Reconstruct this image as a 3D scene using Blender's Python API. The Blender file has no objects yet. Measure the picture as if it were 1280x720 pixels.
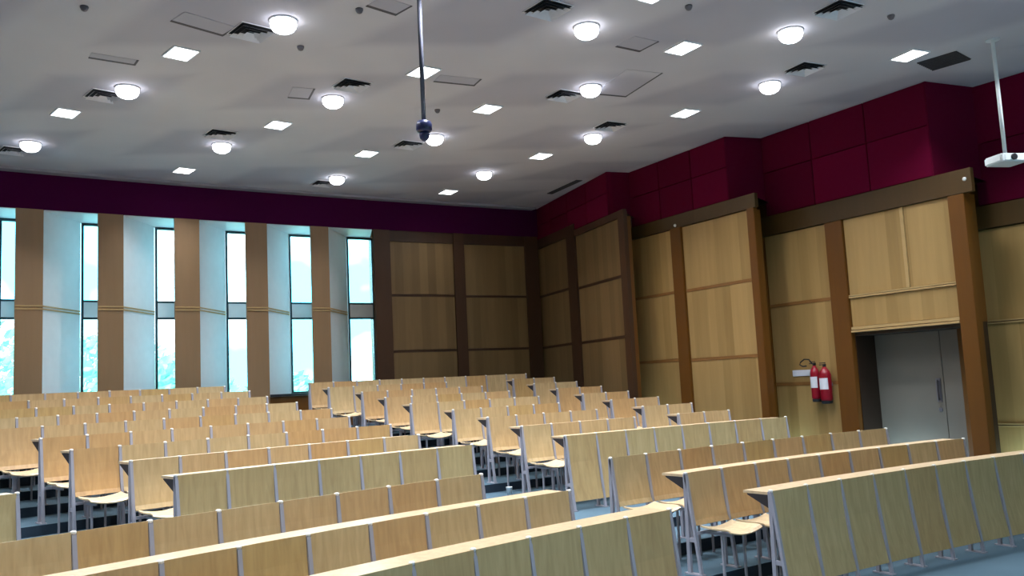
import bpy, bmesh, math, random
from mathutils import Vector, Matrix
random.seed(7)
PI = math.pi
scene = bpy.context.scene
COL = scene.collection
V = Vector

# ------------------------------------------------------------------ hall geometry (metres)
CX, CY = 16.584, -11.863            # centre of the curved seat rows
ROW_R = [24.501, 25.371, 26.241, 28.269, 29.203, 30.137, 31.072, 32.006, 32.940, 33.874, 34.808, 35.742]
TIER_Z = [0.0, .124, .249, .36, .473, .587, .700, .814, .927, 1.04, 1.154, 1.267]
SEAT_W = 0.5
ZC = 6.40                           # ceiling
BX, BY, BR = 43.6587, -57.2823, 90.3088   # gently curved back wall

# ------------------------------------------------------------------ node helpers
def new_mat(name):
    m = bpy.data.materials.new(name); m.use_nodes = True
    nt = m.node_tree; b = nt.nodes['Principled BSDF']
    return m, nt, b
def N(nt, typ, **kw):
    n = nt.nodes.new(typ)
    for k, v in kw.items(): setattr(n, k, v)
    return n
def L(nt, a, b): nt.links.new(a, b)
def ramp(nt, fac, stops):
    r = N(nt, 'ShaderNodeValToRGB'); e = r.color_ramp.elements
    e[0].position, e[0].color = stops[0][0], (*stops[0][1], 1)
    e[1].position, e[1].color = stops[-1][0], (*stops[-1][1], 1)
    for p, c in stops[1:-1]:
        x = e.new(p); x.color = (*c, 1)
    L(nt, fac, r.inputs[0]); return r.outputs[0]
def mix(nt, fac, a, b, blend='MIX'):
    m = N(nt, 'ShaderNodeMix', data_type='RGBA', blend_type=blend)
    if isinstance(fac, (int, float)): m.inputs[0].default_value = fac
    else: L(nt, fac, m.inputs[0])
    for i, x in ((6, a), (7, b)):
        if isinstance(x, tuple): m.inputs[i].default_value = (*x, 1)
        else: L(nt, x, m.inputs[i])
    return m.outputs[2]
def math_(nt, op, a, b=None, c=None):
    m = N(nt, 'ShaderNodeMath', operation=op)
    for i, x in enumerate((a, b, c)):
        if x is None: continue
        if isinstance(x, (int, float)): m.inputs[i].default_value = x
        else: L(nt, x, m.inputs[i])
    return m.outputs[0]
def bump(nt, b, h, strength=.2, dist=.01):
    n = N(nt, 'ShaderNodeBump'); n.inputs['Strength'].default_value = strength; n.inputs['Distance'].default_value = dist
    L(nt, h, n.inputs['Height']); L(nt, n.outputs[0], b.inputs['Normal'])

def mat_plain(name, col, rough=.5, metal=0, var=.06, scale=6):
    m, nt, b = new_mat(name)
    tc = N(nt, 'ShaderNodeTexCoord'); nz = N(nt, 'ShaderNodeTexNoise'); nz.inputs['Scale'].default_value = scale
    L(nt, tc.outputs['Object'], nz.inputs['Vector'])
    c = ramp(nt, nz.outputs['Fac'], [(.3, tuple(x*(1-var) for x in col)), (.7, tuple(min(1, x*(1+var)) for x in col))])
    L(nt, c, b.inputs['Base Color']); b.inputs['Roughness'].default_value = rough; b.inputs['Metallic'].default_value = metal
    return m
def mat_ply(name, stops, rough=.38):
    m, nt, b = new_mat(name)
    oi = N(nt, 'ShaderNodeObjectInfo'); tc = N(nt, 'ShaderNodeTexCoord')
    tint = ramp(nt, oi.outputs['Random'], stops)
    mp = N(nt, 'ShaderNodeMapping'); mp.inputs['Scale'].default_value = (14, 14, 1.6)
    add = N(nt, 'ShaderNodeVectorMath', operation='ADD'); L(nt, tc.outputs['Object'], add.inputs[0])
    sc = N(nt, 'ShaderNodeCombineXYZ'); L(nt, math_(nt, 'MULTIPLY', oi.outputs['Random'], 30), sc.inputs[0]); L(nt, sc.outputs[0], add.inputs[1])
    L(nt, add.outputs[0], mp.inputs['Vector'])
    nz = N(nt, 'ShaderNodeTexNoise'); nz.inputs['Scale'].default_value = 1.5; nz.inputs['Detail'].default_value = 4; nz.inputs['Distortion'].default_value = .6
    L(nt, mp.outputs[0], nz.inputs['Vector'])
    g = ramp(nt, nz.outputs['Fac'], [(.3, (.84, .80, .74)), (.7, (1.06, 1.05, 1.02))])
    L(nt, mix(nt, 1, tint, g, 'MULTIPLY'), b.inputs['Base Color']); b.inputs['Roughness'].default_value = rough
    bump(nt, b, nz.outputs['Fac'], .05, .004)
    return m
def mat_veneer(name, lo, hi, plank=.21, rough=.45):
    m, nt, b = new_mat(name)
    oi = N(nt, 'ShaderNodeObjectInfo'); tc = N(nt, 'ShaderNodeTexCoord')
    sx = N(nt, 'ShaderNodeSeparateXYZ'); L(nt, tc.outputs['Object'], sx.inputs[0])
    k = math_(nt, 'FLOOR', math_(nt, 'DIVIDE', math_(nt, 'ADD', sx.outputs[0], math_(nt, 'MULTIPLY', oi.outputs['Random'], 7)), plank))
    wn = N(nt, 'ShaderNodeTexWhiteNoise', noise_dimensions='2D'); cb = N(nt, 'ShaderNodeCombineXYZ')
    L(nt, k, cb.inputs[0]); L(nt, oi.outputs['Random'], cb.inputs[1]); L(nt, cb.outputs[0], wn.inputs['Vector'])
    mp = N(nt, 'ShaderNodeMapping'); mp.inputs['Scale'].default_value = (9, 9, .8); L(nt, tc.outputs['Object'], mp.inputs['Vector'])
    nz = N(nt, 'ShaderNodeTexNoise'); nz.inputs['Scale'].default_value = 1.3; nz.inputs['Detail'].default_value = 4; L(nt, mp.outputs[0], nz.inputs['Vector'])
    f = math_(nt, 'ADD', math_(nt, 'MULTIPLY', wn.outputs['Value'], .5), math_(nt, 'MULTIPLY', nz.outputs['Fac'], .5))
    L(nt, ramp(nt, f, [(.15, lo), (.85, hi)]), b.inputs['Base Color']); b.inputs['Roughness'].default_value = rough
    bump(nt, b, nz.outputs['Fac'], .06, .004)
    return m
def mat_emit(name, col, s):
    m, nt, b = new_mat(name); b.inputs['Base Color'].default_value = (*col, 1)
    b.inputs['Emission Color'].default_value = (*col, 1); b.inputs['Emission Strength'].default_value = s
    return m
def mat_fabric(name, lo, hi):
    m, nt, b = new_mat(name); oi = N(nt, 'ShaderNodeObjectInfo'); tc = N(nt, 'ShaderNodeTexCoord')
    nz = N(nt, 'ShaderNodeTexNoise'); nz.inputs['Scale'].default_value = 60; L(nt, tc.outputs['Object'], nz.inputs['Vector'])
    f = math_(nt, 'ADD', math_(nt, 'MULTIPLY', oi.outputs['Random'], .7), math_(nt, 'MULTIPLY', nz.outputs['Fac'], .3))
    L(nt, ramp(nt, f, [(.1, lo), (.9, hi)]), b.inputs['Base Color']); b.inputs['Roughness'].default_value = .95
    b.inputs['Specular IOR Level'].default_value = .1
    bump(nt, b, nz.outputs['Fac'], .3, .004); return m

M = {}
M['ply'] = mat_ply('seat_plywood', [(0, (.57, .44, .25)), (.35, (.57, .42, .23)), (.62, (.57, .39, .205)), (.86, (.55, .345, .16)), (1, (.53, .38, .17))])
M['ply_front'] = mat_ply('front_panel_plywood', [(0, (.53, .425, .23)), (.5, (.54, .41, .21)), (1, (.54, .375, .18))])
M['ply_pale'] = mat_ply('pale_seat_plywood', [(0, (.80, .64, .43)), (1, (.78, .60, .38))], .3)
M['desk_ply'] = mat_ply('desk_plywood', [(0, (.72, .56, .38)), (1, (.70, .53, .34))], .32)
M['steel'] = mat_plain('grey_painted_steel', (.36, .36, .43), .4, .0)
M['cap'] = mat_plain('pale_cap', (.82, .80, .78), .3)
M['bracket'] = mat_plain('dark_bracket', (.035, .03, .035), .5)
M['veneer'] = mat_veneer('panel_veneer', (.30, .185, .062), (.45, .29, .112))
M['veneer_shade'] = mat_veneer('shaded_veneer', (.15, .090, .034), (.235, .145, .06))  # panel veneer with the dim back right corner's shade put into its colour
M['veneer_dark'] = mat_veneer('pillar_veneer', (.25, .150, .073), (.33, .20, .105), .5)
M['brown'] = mat_veneer('brown_timber', (.110, .040, .0035), (.160, .060, .006), .6, .4)
M['brown_shade'] = mat_veneer('shaded_timber', (.042, .017, .006), (.065, .026, .009), .6, .5)  # brown timber darkened in colour to carry the same corner shade
M['beam'] = mat_veneer('beam_timber', (.062, .033, .008), (.088, .046, .012), .9, .45)
M['rail'] = mat_plain('rail_timber', (.26, .12, .035), .45)
M['light_rail'] = mat_plain('light_rail_timber', (.50, .34, .15), .4)
M['sill'] = mat_plain('dark_sill', (.02, .022, .03), .4)
M['maroon'] = mat_fabric('maroon_fabric', (.085, .0008, .017), (.13, .0015, .026))
M['maroon_back'] = mat_fabric('maroon_wall', (.048, .0012, .034), (.06, .0015, .042))
M['white'] = mat_plain('white_paint', (.80, .82, .84), .5, 0, .02)
M['door'] = mat_plain('door_paint', (.175, .158, .135), .45, 0, .04, 2)
M['handle'] = mat_plain('handle_metal', (.20, .20, .24), .35, .6)
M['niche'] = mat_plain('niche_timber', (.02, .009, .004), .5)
M['frame'] = mat_plain('window_frame_metal', (.012, .035, .05), .4)
M['red'] = mat_plain('extinguisher_red', (.27, .004, .018), .28)
M['black'] = mat_plain('black_rubber', (.015, .015, .02), .5)
M['label'] = mat_plain('label_white', (.75, .78, .85), .5)
M['proj'] = mat_plain('projector_white', (.78, .82, .84), .35)
M['pole_dark'] = mat_plain('pole_grey_blue', (.06, .065, .10), .8, 0)
M['camera_blue'] = mat_plain('camera_navy', (.012, .018, .08), .35)
M['vent_dark'] = mat_plain('vent_throat', (.012, .013, .02), .8)
M['vent'] = mat_plain('vent_metal', (.66, .66, .72), .5)
M['cornice'] = mat_plain('cornice_grey', (.30, .30, .35), .6)
M['vent_frame'] = mat_plain('vent_frame_white', (.72, .72, .76), .5)
M['gap'] = mat_plain('shadow_gap', (.07, .065, .075), .8)
M['lamp_ring'] = mat_plain('lamp_ring_white', (.8, .8, .84), .4)
M['globe'] = mat_emit('globe_glow', (.93, .95, 1), 9)
M['diffuser'] = mat_emit('diffuser_glow', (.97, .99, 1), 7)
M['detector'] = mat_plain('detector_grey', (.12, .11, .13), .5)
M['paper'] = mat_plain('white_paper', (.72, .80, .86), .6)
M['bark'] = mat_plain('bark', (.10, .07, .045), .9, 0, .3, 9)
# leaves
m, nt, b = new_mat('leaves'); oi = N(nt, 'ShaderNodeTexCoord'); nz = N(nt, 'ShaderNodeTexNoise'); nz.inputs['Scale'].default_value = 1.2
L(nt, oi.outputs['Object'], nz.inputs['Vector'])
L(nt, ramp(nt, nz.outputs['Fac'], [(.35, (.22, .45, .36)), (.65, (.45, .72, .60))]), b.inputs['Base Color']); b.inputs['Roughness'].default_value = .6
M['leaf'] = m
m, nt, b = new_mat('outdoor_grass'); nz = N(nt, 'ShaderNodeTexNoise'); nz.inputs['Scale'].default_value = 3
L(nt, ramp(nt, nz.outputs['Fac'], [(.3, (.14, .25, .10)), (.7, (.25, .36, .18))]), b.inputs['Base Color']); M['grass'] = m
# glass: clear pane with a cyan tint
m, nt, b = new_mat('tinted_glass'); nt.nodes.remove(b); out = nt.nodes['Material Output']
tr = N(nt, 'ShaderNodeBsdfTransparent'); tr.inputs[0].default_value = (.80, .98, 1.0, 1)
gl = N(nt, 'ShaderNodeBsdfGlossy'); gl.inputs['Roughness'].default_value = .05
fr = N(nt, 'ShaderNodeFresnel'); fr.inputs[0].default_value = 1.45; ms = N(nt, 'ShaderNodeMixShader')
L(nt, fr.outputs[0], ms.inputs[0]); L(nt, tr.outputs[0], ms.inputs[1]); L(nt, gl.outputs[0], ms.inputs[2]); L(nt, ms.outputs[0], out.inputs[0]); M['glass'] = m
# carpet tread / riser
def carpet(name, lo, hi):
    m, nt, b = new_mat(name); tc = N(nt, 'ShaderNodeTexCoord'); a = N(nt, 'ShaderNodeTexNoise'); a.inputs['Scale'].default_value = 1.1
    c = N(nt, 'ShaderNodeTexNoise'); c.inputs['Scale'].default_value = 90
    L(nt, tc.outputs['Object'], a.inputs['Vector']); L(nt, tc.outputs['Object'], c.inputs['Vector'])
    f = math_(nt, 'ADD', math_(nt, 'MULTIPLY', a.outputs['Fac'], .6), math_(nt, 'MULTIPLY', c.outputs['Fac'], .4))
    L(nt, ramp(nt, f, [(.3, lo), (.7, hi)]), b.inputs['Base Color']); b.inputs['Roughness'].default_value = .85
    bump(nt, b, c.outputs['Fac'], .3, .004); return m
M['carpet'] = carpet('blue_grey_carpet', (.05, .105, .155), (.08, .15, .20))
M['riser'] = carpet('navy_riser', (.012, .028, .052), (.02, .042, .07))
# ceiling: plaster with paler bands crossing between slightly darker fields
m, nt, b = new_mat('ceiling_plaster'); tc = N(nt, 'ShaderNodeTexCoord')
a_ = V((2.45, -2.25)); b_ = V((3.1, .4)); det = a_.x*b_.y - a_.y*b_.x
ia = (b_.y/det, -b_.x/det); ib = (-a_.y/det, a_.x/det); o_ = V((-2.75, 12.55))
nzd = N(nt, 'ShaderNodeTexNoise'); nzd.inputs['Scale'].default_value = .8; L(nt, tc.outputs['Object'], nzd.inputs['Vector'])
sx = N(nt, 'ShaderNodeSeparateXYZ'); L(nt, tc.outputs['Object'], sx.inputs[0])
def lattice(c):
    off = -(o_.x*c[0] + o_.y*c[1])
    v = math_(nt, 'ADD', math_(nt, 'ADD', math_(nt, 'MULTIPLY', sx.outputs[0], c[0]), math_(nt, 'MULTIPLY', sx.outputs[1], c[1])), off)
    v = math_(nt, 'SUBTRACT', math_(nt, 'FRACT', math_(nt, 'ADD', v, 100.5)), .5)
    v = math_(nt, 'ABSOLUTE', v)
    mr = N(nt, 'ShaderNodeMapRange', interpolation_type='SMOOTHSTEP'); mr.inputs[1].default_value = .22; mr.inputs[2].default_value = .36
    L(nt, v, mr.inputs[0]); return mr.outputs[0]
band = math_(nt, 'MAXIMUM', lattice(ia), lattice(ib))
base = mix(nt, band, (.38, .37, .44), (.56, .545, .59))
L(nt, mix(nt, .35, base, ramp(nt, nzd.outputs['Fac'], [(.35, (.41, .405, .47)), (.65, (.53, .515, .56))])), b.inputs['Base Color'])
b.inputs['Roughness'].default_value = .8; M['ceiling'] = m

# ------------------------------------------------------------------ mesh helpers
def mesh_obj(name, bm, mat, parent=None, bevel=0, smooth=False, recalc=True):
    if recalc: bmesh.ops.recalc_face_normals(bm, faces=bm.faces)
    if bevel:
        bmesh.ops.bevel(bm, geom=list(bm.edges), offset=bevel, segments=2, affect='EDGES', clamp_overlap=True)
    me = bpy.data.meshes.new(name); bm.to_mesh(me); bm.free()
    if smooth:
        for p in me.polygons: p.use_smooth = True
    for x in (mat if isinstance(mat, (list, tuple)) else [mat]): me.materials.append(x)
    o = bpy.data.objects.new(name, me); COL.objects.link(o)
    if parent: o.parent = parent
    return o
def empty(name, loc=(0, 0, 0), rz=0):
    o = bpy.data.objects.new(name, None); COL.objects.link(o); o.location = loc; o.rotation_euler = (0, 0, rz); o.empty_display_size = .1
    return o
def tag(o, label, cat, group=None):
    o['label'] = label; o['category'] = cat
    if group: o['group'] = group
    return o
def struct(o): o['kind'] = 'structure'; return o
def box(bm, x0, x1, y0, y1, z0, z1):
    vs = [bm.verts.new((x, y, z)) for z in (z0, z1) for x, y in ((x0, y0), (x1, y0), (x1, y1), (x0, y1))]
    for f in ((3, 2, 1, 0), (4, 5, 6, 7), (0, 1, 5, 4), (1, 2, 6, 5), (2, 3, 7, 6), (3, 0, 4, 7)): bm.faces.new([vs[i] for i in f])
def prism(bm, poly, z0, z1):
    lo = [bm.verts.new((x, y, z0)) for x, y in poly]; hi = [bm.verts.new((x, y, z1)) for x, y in poly]; n = len(poly)
    bm.faces.new(lo[::-1]); bm.faces.new(hi)
    for i in range(n): bm.faces.new((lo[i], lo[(i+1) % n], hi[(i+1) % n], hi[i]))
def bar(bm, p, q, w, d, up=(0, 1, 0)):
    p, q = V(p), V(q); t = (q-p).normalized(); u = t.cross(V(up)); u = u.normalized() if u.length > 1e-4 else V((1, 0, 0)); v = t.cross(u)
    A = []
    for c in (p, q):
        A.append([bm.verts.new(c + u*sx_*w/2 + v*sy_*d/2) for sx_, sy_ in ((-1, -1), (1, -1), (1, 1), (-1, 1))])
    bm.faces.new(A[0][::-1]); bm.faces.new(A[1])
    for i in range(4): bm.faces.new((A[0][i], A[0][(i+1) % 4], A[1][(i+1) % 4], A[1][i]))
def lathe(bm, prof, seg=20, c=(0, 0, 0), axis='z'):
    rings = []
    for r, h in prof:
        ring = []
        for i in range(seg):
            a = 2*PI*i/seg
            if axis == 'z': ring.append(bm.verts.new((c[0]+r*math.cos(a), c[1]+r*math.sin(a), c[2]+h)))
            else: ring.append(bm.verts.new((c[0]+r*math.cos(a), c[1]+h, c[2]+r*math.sin(a))))
        rings.append(ring)
    for a, b in zip(rings, rings[1:]):
        for i in range(seg): bm.faces.new((a[i], a[(i+1) % seg], b[(i+1) % seg], b[i]))
    bm.faces.new(rings[0][::-1]); bm.faces.new(rings[-1])
def tube(bm, pts, r, seg=8):
    pts = [V(p) for p in pts]; rings = []
    for i, p in enumerate(pts):
        t = (pts[min(i+1, len(pts)-1)] - pts[max(i-1, 0)]).normalized()
        u = t.cross(V((.31, .17, .93))).normalized(); v = t.cross(u)
        rings.append([bm.verts.new(p + r*(u*math.cos(2*PI*k/seg) + v*math.sin(2*PI*k/seg))) for k in range(seg)])
    for a, b in zip(rings, rings[1:]):
        for i in range(seg): bm.faces.new((a[i], a[(i+1) % seg], b[(i+1) % seg], b[i]))
    bm.faces.new(rings[0][::-1]); bm.faces.new(rings[-1])
def sheet(bm, prof, x0, x1, t, nx=4, bow=0.0):
    """bent plywood sheet: prof = (y, z) profile swept over x, thickness t, bowed in y"""
    n = len(prof); front, back = [], []
    for i in range(nx+1):
        u = i/nx; x = x0 + (x1-x0)*u; dy = bow*(1-(2*u-1)**2)
        f, k = [], []
        for j in range(n):
            a = V((prof[max(j-1, 0)])); b = V((prof[min(j+1, n-1)])); tt = (b-a).normalized(); nn = V((-tt.y, tt.x))
            y, z = prof[j]
            f.append(bm.verts.new((x, y+dy, z))); k.append(bm.verts.new((x, y+dy+nn.x*t, z+nn.y*t)))
        front.append(f); back.append(k)
    for i in range(nx):
        for j in range(n-1):
            bm.faces.new((front[i][j], front[i+1][j], front[i+1][j+1], front[i][j+1]))
            bm.faces.new((back[i][j], back[i][j+1], back[i+1][j+1], back[i+1][j]))
        bm.faces.new((front[i][0], back[i][0], back[i+1][0], front[i+1][0]))
        bm.faces.new((front[i][-1], front[i+1][-1], back[i+1][-1], back[i][-1]))
    for i in (0, nx):
        for j in range(n-1): bm.faces.new((front[i][j], front[i][j+1], back[i][j+1], back[i][j]))
def pol(R, th): return CX + R*math.sin(th), CY + R*math.cos(th)

# ------------------------------------------------------------------ camera
cam_d = bpy.data.cameras.new('camera'); cam = bpy.data.objects.new('camera', cam_d); COL.objects.link(cam)
pitch, roll = 0.1083, -0.0487
F = V((0, math.cos(pitch), math.sin(pitch))); U = V((0, -math.sin(pitch), math.cos(pitch))); R0_ = V((1, 0, 0))
R2 = math.cos(roll)*R0_ + math.sin(roll)*U; U2 = -math.sin(roll)*R0_ + math.cos(roll)*U
cam.matrix_world = Matrix(((R2.x, U2.x, -F.x, 0), (R2.y, U2.y, -F.y, 0), (R2.z, U2.z, -F.z, 2.0), (0, 0, 0, 1)))
cam_d.sensor_width = 36; cam_d.lens = 1100.25/1280*36; cam_d.clip_start = .05; cam_d.clip_end = 300
scene.camera = cam

# ------------------------------------------------------------------ walls: plan
SEG = {'S1': ((.711, 22.156), (2.117, 18.425)), 'S2': ((2.618, 18.599), (4.098, 16.078)),
       'S3': ((4.837, 16.315), (6.614, 13.413)), 'S4': ((7.575, 13.815), (8.043, 13.166))}
def seg_frame(k):
    P, Q = V(SEG[k][0]), V(SEG[k][1]); d = (Q-P).normalized(); return P, d, math.atan2(d.y, d.x)
def seg_pt(k, s, n=0):
    P, d, _ = seg_frame(k); return P + d*s + V((-d.y, d.x))*n
def arc_pt(s, n=0):
    a = s/BR; return V((BX + (BR+n)*math.sin(a), BY + (BR+n)*math.cos(a)))
S_CORNER = BR*math.atan2(.711-BX, 22.156-BY)
S_LEFT = -66.0
# floor limit: angle of the right wall as seen from the row centre, per radius
wall_line = [seg_pt('S4', 12.5), seg_pt('S4', -.2), seg_pt('S3', 4.04), seg_pt('S3', -.13), seg_pt('S2', 3.7), seg_pt('S2', 0), seg_pt('S1', 4.8), seg_pt('S1', 0)]
def th_max(R):
    best = None
    for a, b in zip(wall_line, wall_line[1:]):
        for i in range(201):
            p = a.lerp(b, i/200); r = math.hypot(p.x-CX, p.y-CY)
            t = math.atan2(p.x-CX, p.y-CY)
            if best is None or abs(r-R) < best[0]: best = (abs(r-R), t)
    return best[1]

# ------------------------------------------------------------------ floor tiers (one shell, treads and risers)
bm = bmesh.new()
EDGE = [15.5] + [ROW_R[1]-.17, ROW_R[2]-.17, ROW_R[2]+.62] + [r-.17 for r in ROW_R[4:]] + [39.5]
TH0 = -1.12
def ring_pts(R, z, lim=None):
    t1 = th_max(R) + .0045 if lim is None else lim
    n = 60
    return [bm.verts.new((*pol(R, TH0 + (t1-TH0)*i/n), z)) for i in range(n+1)]
for k in range(12):
    a = ring_pts(EDGE[k], TIER_Z[k]); subs = [EDGE[k] + (EDGE[k+1]-EDGE[k])*j/4 for j in (1, 2, 3, 4)]
    first = a
    for r in subs:
        if k == 11 and r > 36.4: b_l = ring_pts(r, TIER_Z[k], -.44)
        else: b_l = ring_pts(r, TIER_Z[k])
        for i in range(60): bm.faces.new((a[i], b_l[i], b_l[i+1], a[i+1])).material_index = 0
        a = b_l
    if k:
        lo = ring_pts(EDGE[k], TIER_Z[k-1])
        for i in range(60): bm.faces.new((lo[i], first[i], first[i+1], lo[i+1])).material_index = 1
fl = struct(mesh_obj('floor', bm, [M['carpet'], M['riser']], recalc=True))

# ceiling slab
bm = bmesh.new()
prism(bm, [tuple(arc_pt(S_LEFT, .3)), (-17, -2), (3, -3), (20, 1), (18, 6)] + [tuple(seg_pt('S4', 0, 1.2)), tuple(seg_pt('S1', -.5, 1.2))] + [tuple(arc_pt(S_CORNER + (S_LEFT-S_CORNER)*i/12, 1.28)) for i in range(13)], ZC, ZC+.2)
struct(mesh_obj('ceiling', bm, M['ceiling']))

# ------------------------------------------------------------------ back wall
wb = struct(empty('wall_back'))
def arc_obj(name, poly_boxes, mat, s_mid, parent=wb, bevel=0):
    """boxes given as (s0, s1, n0, n1, z0, z1) in the wall's own frame at s_mid"""
    bm = bmesh.new()
    for s0, s1, n0, n1, z0, z1 in poly_boxes: box(bm, s0-s_mid, s1-s_mid, n0, n1, z0, z1)
    o = mesh_obj(name, bm, mat, parent, bevel); p = arc_pt(s_mid); o.location = (p.x, p.y, 0); o.rotation_euler = (0, 0, -s_mid/BR); return o
ZB = 5.68
# maroon frieze, following the curve
def arc_band(name, s0, s1, n0, n1, z0, z1, mat, parent=wb, step=1.0):
    bm = bmesh.new(); n = max(2, int((s1-s0)/step)); rows = []
    for i in range(n+1):
        s = s0 + (s1-s0)*i/n
        rows.append([bm.verts.new((*arc_pt(s, nn), z)) for nn, z in ((n0, z0), (n1, z0), (n1, z1), (n0, z1))])
    for a, b in zip(rows, rows[1:]):
        for j in range(4): bm.faces.new((a[j], b[j], b[(j+1) % 4], a[(j+1) % 4]))
    bm.faces.new(rows[0]); bm.faces.new(rows[-1][::-1])
    return mesh_obj(name, bm, mat, parent)
arc_band('frieze', S_LEFT, S_CORNER+.1, -.03, .25, ZB, ZC, M['maroon_back'])
arc_band('cornice', S_LEFT, S_CORNER-.15, -.26, -.035, ZC-.05, ZC-.002, M['cornice'])
PL = [-57.79, -56.36, -54.96, -53.54, -52.10, -50.67, -49.20]       # left edge of each pillar
PR = [-57.33, -55.90, -54.50, -53.05, -51.64, -50.26]               # right edge (start of the white reveal)
ZS, ZF = 2.02, 1.20
for i in range(6):
    l, r = PL[i], PR[i]; mid = (l+r)/2
    # painted core with the splayed reveal
    bm = bmesh.new(); f = lambda s: s-mid
    prism(bm, [(f(l), .02), (f(r), .02), (f(r)+.80, 1.0), (f(r)+.80, 1.14), (f(l)+.42, 1.14), (f(l)+.42, 1.0)], ZF, ZB)
    o = mesh_obj('reveal', bm, M['white'], wb); p = arc_pt(mid); o.location = (p.x, p.y, 0); o.rotation_euler = (0, 0, -mid/BR)
    arc_obj('pillar', [(l, r, -.03, .018, ZF, ZB)], M['veneer_dark'], mid, bevel=.004)
    bm = bmesh.new()
    for dz in (0, .055): box(bm, f(l), f(r), -.045, -.031, 3.79+dz, 3.815+dz)
    t = V((.80, .98)).normalized(); nrm = V((t.y, -t.x))
    for dz in (0, .055):
        q = [(f(r)+.001, .02), (f(r)+.79, .985), (f(r)+.79+nrm.x*.015, .985+nrm.y*.015), (f(r)+nrm.x*.015, .02+nrm.y*.015)]
        prism(bm, q, 3.79+dz, 3.815+dz)
    o = mesh_obj('rail', bm, M['light_rail'], wb); o.location = (p.x, p.y, 0); o.rotation_euler = (0, 0, -mid/BR)
# closing cheek beside the last window
bm = bmesh.new(); l = PL[-1]; prism(bm, [(0, .02), (.40, .07), (1.4, .3), (1.4, 1.3), (.42, 1.3), (.42, 1.0)], ZF, ZC)
o = mesh_obj('window_cheek', bm, M['brown'], wb); p = arc_pt(l); o.location = (p.x, p.y, 0); o.rotation_euler = (0, 0, -l/BR)
# plain stretch to the left of the windows (outside the picture)
arc_band('plain_panel', S_LEFT, PL[0]+.03, .019, .25, ZF, ZB, M['veneer_dark'])
arc_band('rear_band', PL[0]+.2, PL[-1]+.6, 1.16, 1.3, ZB+.02, ZC, M['maroon_back'])
# dado, sill and soffit under / over the windows
arc_band('dado', PL[0], PL[-1], .03, 1.14, ZF, ZS-.05, M['brown'])
for i in range(6):
    s0, s1 = PR[i]+.012, PL[i+1]-.012; mid = (s0+s1)/2
    bm = bmesh.new(); f = lambda s: s-mid
    prism(bm, [(f(s0), -.02), (f(s1), -.02), (f(s1), .0), (f(s1)+.40, .98), (f(s0)+.80, .98), (f(s0), .0)], ZS-.048, ZS)
    o = mesh_obj('sill', bm, M['sill'], wb); p = arc_pt(mid); o.location = (p.x, p.y, 0); o.rotation_euler = (0, 0, -mid/BR)
    bm = bmesh.new(); prism(bm, [(f(s0), .0), (f(s1), .0), (f(s1)+.42, 1.14), (f(s0)+.80, 1.14)], ZB-.012, ZB-.002)
    o = mesh_obj('soffit', bm, M['white'], wb); o.location = (p.x, p.y, 0); o.rotation_euler = (0, 0, -mid/BR)
# windows: dark frame, upper and lower pane, white spandrel between
for i in range(6):
    s0, s1 = PR[i]+.805, PL[i+1]+.415; mid = (s0+s1)/2; w = (s1-s0)/2
    W = struct(empty('window_%d' % (i+1))); p = arc_pt(mid, 1.05); W.location = (p.x, p.y, 0); W.rotation_euler = (0, 0, -mid/BR)
    bm = bmesh.new(); t = .045; zt = ZB-.014
    box(bm, -w, -w+t, -.04, .04, ZS+.002, zt); box(bm, w-t, w, -.04, .04, ZS+.002, zt)
    for z0, z1 in ((ZS+.002, ZS+.04), (3.70, 3.74), (4.05, 4.09), (zt-.05, zt)): box(bm, -w+t, w-t, -.04, .04, z0, z1)
    mesh_obj('window_frame', bm, M['frame'], W)
    bm = bmesh.new(); box(bm, -w+t, w-t, -.03, .03, 3.742, 4.048); mesh_obj('spandrel', bm, M['white'], W)
    for z0, z1 in ((ZS+.042, 3.698), (4.092, zt-.052)):
        bm = bmesh.new(); box(bm, -w+t, w-t, -.004, .004, z0, z1); mesh_obj('pane', bm, M['glass'], W)
# timber panels on the closed right part of the back wall
def back_panel(s0, s1, zr):
    mid = (s0+s1)/2
    for z0, z1 in ((ZF, zr[0]-.03), (zr[0]+.03, zr[1]-.03), (zr[1]+.03, zr[2])):
        arc_obj('panel', [(s0+.004, s1-.004, .0, .05, z0, z1)], M['veneer_shade'], mid, bevel=.004)
    for z in zr[:2]: arc_obj('rail', [(s0+.004, s1-.004, .012, .06, z-.028, z+.028)], M['brown_shade'], mid)
    arc_obj('backing', [(s0-.2, s1+.2, .062, .25, ZF, ZB)], M['brown'], mid)
back_panel(-48.79, -47.15, (2.86, 4.16, 5.42)); back_panel(-46.87, -45.16, (2.86, 4.15, 5.42))
for s0, s1 in ((-49.19, -48.79), (-47.15, -46.87), (-45.16, S_CORNER-.03)):
    arc_obj('pilaster', [(s0, s1, -.05, .06, ZF, ZB)], M['brown_shade'], (s0+s1)/2, bevel=.006)
for s0, s1 in ((-48.79, -47.15), (-46.87, -45.16)):
    arc_obj('beam', [(s0+.002, s1-.002, -.02, .055, 5.424, ZB-.003)], M['brown_shade'], (s0+s1)/2)

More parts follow.
